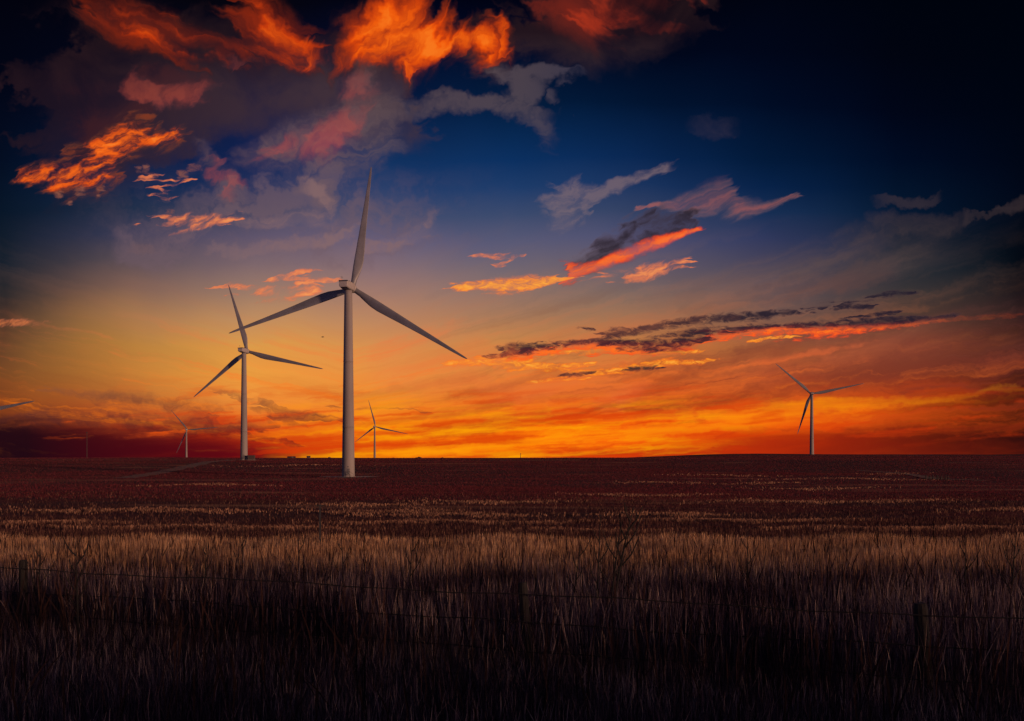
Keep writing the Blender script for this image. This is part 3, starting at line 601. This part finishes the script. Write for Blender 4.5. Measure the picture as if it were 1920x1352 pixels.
# far farm buildings, bushes, masts on the skyline
def shed(px, depth, w, hgt, name, label, cat):
    x, y = gp(px, depth); z = max(float(H(x, y)), EYE.z - .0)-1.2
    r = empty(name, (x, y, z)); tag(r, label, cat)
    b = MB(); b.box((0,0,hgt/2-1), (w, w*.6, hgt+2)); b.build('wall', SHED, r)
    v = [(-w/2-.6,-w*.3-.4,hgt),(w/2+.6,-w*.3-.4,hgt),(w/2+.6,w*.3+.4,hgt),(-w/2-.6,w*.3+.4,hgt),(-w/2-.6,0,hgt+w*.16),(w/2+.6,0,hgt+w*.16)]
    mesh('roof', v, [(0,1,5,4),(2,3,4,5),(0,4,3),(1,2,5),(0,3,2,1)], DARKM, r)
    b = MB(); b.box((w*.2,-w*.3-.02,1.4), (w*.22,.1,2.8)); b.build('door', DOORM, r)
shed(578.5, 1900, 6.5, 3.4, 'farm_shed', 'tiny dark gabled shed on the skyline between the two largest towers', 'shed')
shed(546.5, 2000, 15, 1.4, 'barn', 'long low dark barn on the skyline right of the second largest tower', 'barn')
shed(617.5, 2000, 4, 1.5, 'hut', 'very small hut on the skyline just left of the nearest tower', 'hut')
def mast(px, y0, depth, label):
    x, y = gp(px, depth); z = float(H(x, y)); zt = EYE.z + (HY-y0)/F*depth
    r = empty('mast', (x, y, z)); tag(r, label, 'mast')
    b = MB(); b.tube([(0,0,0),(0,0,zt-z)], [.9,.5], 6); b.build('pole', SHED, r); b = MB(); b.box((0,0,zt-z), (1.8,1.8,3)); b.build('head', DARKM, r)
mast(163, 811, 2400, 'thin distant mast over the dark bank at the far left')
mast(976, 851, 2600, 'hair-thin distant mast on the skyline right of the glow')

def bush_pts(n, w, h): 
    V_, F_ = [], []
    for _ in range(n):
        a = random.random()*6.283; rr = math.sqrt(random.random()); p = Vector((math.cos(a)*rr*w/2, math.sin(a)*rr*w/2, h*(.1+.9*random.random()*(1-rr*.6))))
        u = Vector([random.gauss(0,1) for _ in range(3)]).normalized()*w*.07; v = u.orthogonal().normalized()*w*.06
        k = len(V_); V_ += [p-u, p-v, p+u, p+v]; F_.append((k,k+1,k+2,k+3))
    return V_, F_
BV = bush_pts(240, 9, 3.0)
for i, (px, sc, lab) in enumerate([(737,.7,'small far bush on the skyline right of the small dark turbine, nearest to it'),(757,.6,'small far bush on the skyline, second from the small dark turbine'),(785,1.1,'widest far bush on the skyline right of the small dark turbine'),(803,.6,'small far bush on the skyline just right of the widest one'),(829,.8,'far bush on the skyline, rightmost of the row'),(690,.6,'far bush on the skyline between nearest tower and small dark turbine')]):
    x, y = gp(px, 1500); z = EYE.z-1.8
    r = empty('bush', (x, y, z)); r.scale = (sc, sc, sc); tag(r, lab, 'bush', 'far bushes on the skyline')
    mesh('foliage', BV[0], BV[1], LEAF, r); b = MB()
    b.tube([(0,0,-2),(0,0,1.5)], .3, 5); b.build('stem', STEM, r)

# corral of rough posts on the right-hand slope
x, y = gp(1758, 382); c_ = empty('corral', (x, y, float(H(x, y)))); tag(c_, 'dark rough wooden corral standing beside the pale track on the right-hand slope', 'corral')
for k in range(7):
    b = MB(); px_ = -4.6+k*1.5+random.uniform(-.2,.2); b.tube([(px_,0,-.5),(px_+random.uniform(-.15,.15),0,1.5+random.random()*.6)], .17, 6); b.build('post', WOOD, c_)
for zz in (.5, 1.1):
    b = MB(); b.box((0,.15,zz), (9.6,.1,.14)); b.build('rail', WOOD, c_)

# bird
p = pix(605, 632, 160); r = empty('bird', p, .5); tag(r, 'tiny dark bird flying between the two largest turbine rotors', 'bird')
body = [(-.22,0,0,.02),(-.12,0,0,.06),(.02,0,0,.075),(.14,0,.01,.045),(.2,0,.015,.04),(.25,0,.01,.01)]
b = MB(); b.tube([q[:3] for q in body], [q[3] for q in body], 8); b.add([(-.2,-.02,0),(-.2,.02,0),(-.36,.06,0),(-.36,-.06,0),(-.28,0,.015)], [(0,1,4),(1,2,4),(2,3,4),(3,0,4)])
for s_ in (-1, 1): b.add([(.08,.04*s_,.02),(-.1,.04*s_,.02),(-.08,.26*s_,.09),(.06,.24*s_,.1),(-.1,.48*s_,.04),(-.02,.46*s_,.05)], [(0,1,2,3),(3,2,4,5)])
b.build('body', DARKM, r)

# ------------------------------------------------------------------ barbed-wire fence
def fy(x): return 10.75 - .366*x
def fence():
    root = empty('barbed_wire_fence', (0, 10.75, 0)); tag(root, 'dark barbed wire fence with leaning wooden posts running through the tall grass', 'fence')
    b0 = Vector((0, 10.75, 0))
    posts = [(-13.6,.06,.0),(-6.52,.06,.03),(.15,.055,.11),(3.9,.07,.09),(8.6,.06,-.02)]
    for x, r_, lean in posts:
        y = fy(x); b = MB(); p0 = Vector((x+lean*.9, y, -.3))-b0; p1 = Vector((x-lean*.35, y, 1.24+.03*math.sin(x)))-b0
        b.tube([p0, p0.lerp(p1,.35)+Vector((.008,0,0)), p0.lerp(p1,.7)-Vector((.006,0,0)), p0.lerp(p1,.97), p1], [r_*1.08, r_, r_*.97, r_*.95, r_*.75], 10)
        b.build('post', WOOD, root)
    for k, z in enumerate((1.12, .82, .52, .22)):
        b = MB(); pts = []
        for i in range(120):
            x = -16 + i*.21; sag = .012*math.sin(i*.33+k*2)+.006*math.sin(i*1.1+k)
            pts.append(Vector((x, fy(x)-.085, z+sag))-b0)
        b.tube(pts, .0065, 5)
        for i in range(0, 119):
            for q in (.2, .8):
                p = pts[i].lerp(pts[i+1], q)
                if (i*2+int(q*2)) % 2: continue
                a = random.random()*3
                b.tube([p-Vector((.012*math.cos(a),.004,.02)), p+Vector((.012*math.cos(a),-.004,.02))], .0022, 3)
        b.build('wire', RUST, root)
fence()
# steel T-post out in the grass
x, y = (600-CX)/F*19.0, 19.0; z1 = EYE.z + (HY-946)/F*19
r = empty('fence_stake', (x, y, 0)); tag(r, 'thin dark steel stake rising alone above the pale grass below the nearest turbine', 'stake')
b = MB(); b.box((0,0,z1/2-.2), (.032,.006,z1+.4)); b.box((0,.016,z1/2-.2), (.006,.03,z1+.4)); b.build('shaft', DARKM, r)
b = MB(); b.tube([(-.09,-.008,z1-.02),(.09,-.008,z1-.025)], .008, 5); b.build('clip', DARKM, r)

# ------------------------------------------------------------------ grass
def grass_mat(name, stops, trans=.35):
    m = bpy.data.materials.new(name); m.use_nodes = True; t = m.node_tree; N, K = t.nodes, t.links
    N.clear(); ge = N.new('ShaderNodeNewGeometry'); r = N.new('ShaderNodeValToRGB'); e = r.color_ramp.elements
    for i, (p, c) in enumerate(stops):
        q = e[i] if i < 2 else e.new(p); q.position = p; q.color = (*c, 1)
    mp = N.new('ShaderNodeMapping'); mp.inputs['Scale'].default_value = (.5,.5,.12); K.new(ge.outputs['Position'], mp.inputs[0])
    n = N.new('ShaderNodeTexNoise'); n.inputs['Scale'].default_value = 1.2; n.inputs['Detail'].default_value = 3; K.new(mp.outputs[0], n.inputs[0])
    a = N.new('ShaderNodeMath'); a.operation = 'MULTIPLY_ADD'; K.new(n.outputs[0], a.inputs[0]); a.inputs[1].default_value = 1.5; a.inputs[2].default_value = -.75
    a2 = N.new('ShaderNodeMath'); K.new(a.outputs[0], a2.inputs[0]); K.new(ge.outputs['Random Per Island'], a2.inputs[1]); K.new(a2.outputs[0], r.inputs[0])
    d = N.new('ShaderNodeBsdfDiffuse'); tr = N.new('ShaderNodeBsdfTranslucent'); mx = N.new('ShaderNodeMixShader'); mx.inputs[0].default_value = trans
    K.new(r.outputs[0], d.inputs[0]); K.new(r.outputs[0], tr.inputs[0]); K.new(d.outputs[0], mx.inputs[1]); K.new(tr.outputs[0], mx.inputs[2])
    o = N.new('ShaderNodeOutputMaterial'); K.new(mx.outputs[0], o.inputs[0]); return m
def blades(n, y0, y1, h0, h1, w, seg=4, lean=.10, curl=.10, head=0., xpad=1.2, dens_pow=1.0, patch=None, droop=0.):
    """n grass stems as one vertex array: each a curved, tapering strip"""
    u = rng.random(n); y = np.sqrt(y0**2 + u*(y1**2-y0**2)) if dens_pow == 1 else y0*(y1/y0)**u
    x = (rng.random(n)*2-1)*(y*.545+xpad)
    if patch is not None:
        k = patch(x, y) > rng.random(n); x, y = x[k], y[k]; n = len(x)
    h = rng.uniform(h0, h1, n)*(1+.05*np.sin(x*1.7+np.sin(y*1.3)*2)*np.cos(y*.9))
    a = rng.random(n)*2*np.pi; la = rng.random(n)*2*np.pi; le = np.abs(rng.normal(0, lean, n)); cu = rng.normal(0, curl, n)
    ww = (w*rng.uniform(.6, 1.5, n)) if np.isscalar(w) else w(y)*rng.uniform(.6, 1.4, n)
    z0 = H(x, y)-.03; L_ = []
    for i in range(seg+1):
        t = i/seg
        px = x + np.cos(la)*(le*t + cu*t*t)*h + .012*rng.normal(size=n)*t*h; py = y + np.sin(la)*(le*t + cu*t*t)*h
        pz = z0 + h*t*(1-.12*np.abs(cu)*t*3) - droop*h*t*t*t*np.clip(np.abs(cu)*4, 0, 1)
        wt = ww*(1-.75*t)
        if head and i >= seg-1: wt = ww*(head if i == seg-1 else .35)
        dx_, dy_ = np.cos(a)*wt/2, np.sin(a)*wt/2
        L_ += [np.stack([px-dx_, py-dy_, pz], -1), np.stack([px+dx_, py+dy_, pz], -1)]
    V_ = np.stack(L_, 1).reshape(-1, 3); k = 2*(seg+1)
    q = np.array([[2*i, 2*i+1, 2*i+3, 2*i+2] for i in range(seg)])
    F_ = (np.arange(n)[:, None, None]*k + q[None]).reshape(-1, 4)
    return V_, F_
def make_grass(name, sets, m, label):
    Vs, Fs, o = [], [], 0
    for v, f in sets: Vs.append(v); Fs.append(f+o); o += len(v)
    me = bpy.data.meshes.new(name); fast_mesh(me, np.concatenate(Vs), np.concatenate(Fs), False); me.materials.append(m)
    ob = bpy.data.objects.new(name, me); COL.objects.link(ob); tag(ob, label, 'grass', kind='stuff'); return ob
TALL = grass_mat('bluestem', [(.0,(.012,.009,.018)),(.36,(.068,.044,.072)),(.62,(.170,.110,.145)),(.86,(.38,.26,.25)),(1.,(.72,.54,.46))])
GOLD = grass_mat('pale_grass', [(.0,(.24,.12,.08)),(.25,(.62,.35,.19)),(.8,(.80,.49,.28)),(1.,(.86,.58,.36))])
REDG = grass_mat('far_glow_red_grass', [(.0,(.088,.016,.026)),(.5,(.115,.022,.033)),(.9,(.14,.032,.042)),(1.,(.16,.05,.05))])  # horizon glow painted into the grass colour as extra red
DRIFT = grass_mat('drift_grass', [(.0,(.14,.07,.055)),(.5,(.28,.15,.11)),(1.,(.44,.26,.17))])
FIELD = grass_mat('field_grass', [(.0,(.014,.008,.012)),(.45,(.045,.020,.026)),(.8,(.09,.040,.038)),(1.,(.24,.13,.09))])
def behind_fence(x, y): return (y > 10.6 - .366*x).astype(float)*(1-.75*smooth(14.5, 17.5, y))
def before_fence(x, y): return 1. - (y > 10.6 - .366*x)
make_grass('tall_grass', [blades(190000, 6, 20.8, .72, 1.12, .0027, 5, .11, .12, head=2.2, patch=behind_fence), blades(80000, 6, 20.8, .35, .85, .004, 4, .25, .35, droop=.2, patch=behind_fence),
                          blades(130000, 4.2, 15, .30, .66, .0024, 5, .14, .16, head=2.0, patch=before_fence), blades(90000, 4.2, 15, .25, .6, .0030, 4, .30, .45, droop=.3, patch=before_fence)], TALL, 'dark reddish tall prairie grass filling the foreground')
DARKS = grass_mat('dark_stalks', [(.0,(.010,.007,.010)),(.6,(.03,.017,.018)),(1.,(.07,.035,.03))], .1)
make_grass('dark_stalks', [blades(3600, 7, 20.6, .85, 1.42, .0075, 5, .13, .14, head=1.9), blades(2000, 11, 20.6, .9, 1.25, .010, 5, .10, .25, head=1.2)], DARKS, 'dark seeded stalks scattered through the tall grass')
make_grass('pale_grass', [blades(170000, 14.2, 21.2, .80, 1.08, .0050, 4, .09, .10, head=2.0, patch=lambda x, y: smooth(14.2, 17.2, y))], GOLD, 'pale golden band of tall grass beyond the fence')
def patchf(x, y): return .45 + .55*smooth(-.3, .7, np.sin(x*.05+np.sin(y*.06)*2)*np.sin(y*.09+np.cos(x*.03)*2)+.3*np.sin(y*.4+x*.1))
make_grass('field_grass', [blades(70000, 21, 60, .25, .55, .010, 3, .15, .2, dens_pow=2, patch=patchf), blades(130000, 55, 260, .3, .6, lambda y: .00045*y, 2, .15, .2, dens_pow=2, patch=patchf)], FIELD, 'shorter red-brown grass on the falling slope beyond the tall grass')
make_grass('far_grass', [blades(280000, 220, 1050, .22, .45, lambda y: .00042*y, 1, .15, .2, dens_pow=2, patch=patchf)], REDG, 'grass covering the far slope up to the skyline, horizon glow painted in as deep red')
# paler streaks of grass out in the field, each a long drift following the ground
DY = np.exp(np.linspace(math.log(24), math.log(700), 900))
def depth_of(px, row):
    r = HY - (H((px-CX)/F*DY, DY) + .4 - EYE.z)*F/DY
    k = np.where(r <= row)[0]; return float(DY[k[0]]) if len(k) else 600.
drifts = []
for (a0, a1, row, th) in [(90,420,954,2.5),(0,170,976,3),(170,480,984,3),(470,640,987,3),(600,770,943,2),(640,800,956,3),(760,960,962,2.5),(830,1010,938,2),(700,1000,975,3),(1130,1300,926,1.6),(1160,1330,961,2.5),
                          (1380,1480,905,1.2),(1450,1610,914,1.4),(1500,1720,897,1.2),(1370,1560,938,2),(1600,1760,937,2),(1820,1940,953,2.4),(1250,1520,972,3),(1560,1900,986,3.5),(1290,1420,890,1.0),(1180,1300,904,1.2),(300,460,908,1.2),(480,640,872,.8),(1640,1720,886,1.0),(1000,1200,990,3)]:
    n = int((a1-a0)*th*2.6); px = np.clip(rng.normal((a0+a1)/2, (a1-a0)*.42, n), a0-.5*(a1-a0), a1+.5*(a1-a0)); px = px + 3*np.sin(px*.05+row); kk = [(q, depth_of(q, row + 1.5*math.sin(q*.02+row))) for q in np.linspace(a0-.55*(a1-a0), a1+.55*(a1-a0), 24)]
    dn = np.interp(px, [q[0] for q in kk], [q[1] for q in kk]); e = .011*th*(1+.6*np.sin(px*.05))*rng.normal(size=n)*(dn/100)**.4
    yv = dn*(1+e*.6); xv = (px-CX)/F*yv; z0 = H(xv, yv); h = rng.uniform(.18, .42, n); w = .0004*yv*rng.uniform(.6, 1.6, n); an = rng.random(n)*6.28; lx = rng.normal(0, .12, n)*h
    c_, s_ = np.cos(an)*w, np.sin(an)*w
    drifts.append((np.stack([np.stack([xv-c_, yv-s_, z0-.03], -1), np.stack([xv+c_, yv+s_, z0-.03], -1), np.stack([xv+lx+c_*.4, yv+s_*.4, z0+h], -1), np.stack([xv+lx-c_*.4, yv-s_*.4, z0+h], -1)], 1).reshape(-1, 3),
                   np.arange(n*4).reshape(n, 4)))
make_grass('pale_drifts', drifts, DRIFT, 'pale streaks of dry grass lying across the dark field')

# ------------------------------------------------------------------ tall dry weeds
def weed(px, top, depth, lean, branches, label, th=.006):
    x = (px-CX)/F*depth; zt = EYE.z + (HY-top)/F*depth; h = zt
    th = th*2.5
    r = empty('dry_weed', (x - lean*h, depth, 0)); tag(r, label, 'weed', 'dark dry weeds standing above the grass')
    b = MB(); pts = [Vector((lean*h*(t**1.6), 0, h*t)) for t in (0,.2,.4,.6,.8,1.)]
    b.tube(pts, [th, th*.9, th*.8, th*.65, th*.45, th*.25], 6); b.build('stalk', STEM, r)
    b = MB()
    for k in range(branches):
        t = .55 + .42*k/max(1, branches); s_ = 1 if k % 2 else -1; p = Vector((lean*h*(t**1.6), 0, h*t)); ln = h*random.uniform(.10,.24)*(1.15-t)*2.2
        e = p + Vector((s_*ln*random.uniform(.35,.6) + lean*ln, random.uniform(-.3,.3)*ln, ln)); mid = p.lerp(e, .5) + Vector((s_*ln*.07, 0, -ln*.05))
        b.tube([p, mid, e], [th*.5, th*.4, th*.28], 5)
        b.tube([mid, mid+Vector((-s_*ln*.08, 0, ln*.4))], [th*.35, th*.2], 4)
    if branches: b.build('twigs', STEM, r)
weed(1126, 965, 12.0, .03, 3, 'straight dark dry stalk just left of the tallest leaning weed')
weed(1188, 950, 12.4, .16, 7, 'tallest dark weed, leaning right, standing above the pale grass right of centre', .009)
weed(1165, 985, 12.2, .10, 4, 'shorter dark leaning weed between the straight stalk and the tallest one', .007)
weed(142, 1018, 11.0, -.02, 7, 'forked dark weed with finger-like branches left of the second largest turbine', .007)
weed(75, 1020, 13.0, .01, 5, 'small dark branched weed near the left edge')
weed(388, 1005, 13.5, .03, 3, 'slim dark weed rising into the pale band below the second largest turbine')
weed(455, 985, 15.5, .0, 2, 'thin dark stalk rising just right of the second largest turbine')
weed(560, 990, 15, .0, 2, 'thin dark stalk just left of the steel stake')
weed(640, 1000, 14.5, -.03, 3, 'slim dark weed just below the nearest turbine, right of the steel stake')
weed(775, 1005, 13, .06, 4, 'dark weed leaning right in the pale band, left of centre')
weed(1090, 1015, 13, .10, 4, 'dark weed with short top twigs left of the straight stalk')
weed(1402, 995, 14, .0, 3, 'dark weed in the pale band left of the lone turbine on the rise')
weed(1810, 1005, 13.5, .0, 3, 'slim dark weed in the pale band near the right edge')
weed(1905, 1000, 12.5, .05, 5, 'dark branched weed at the right edge')
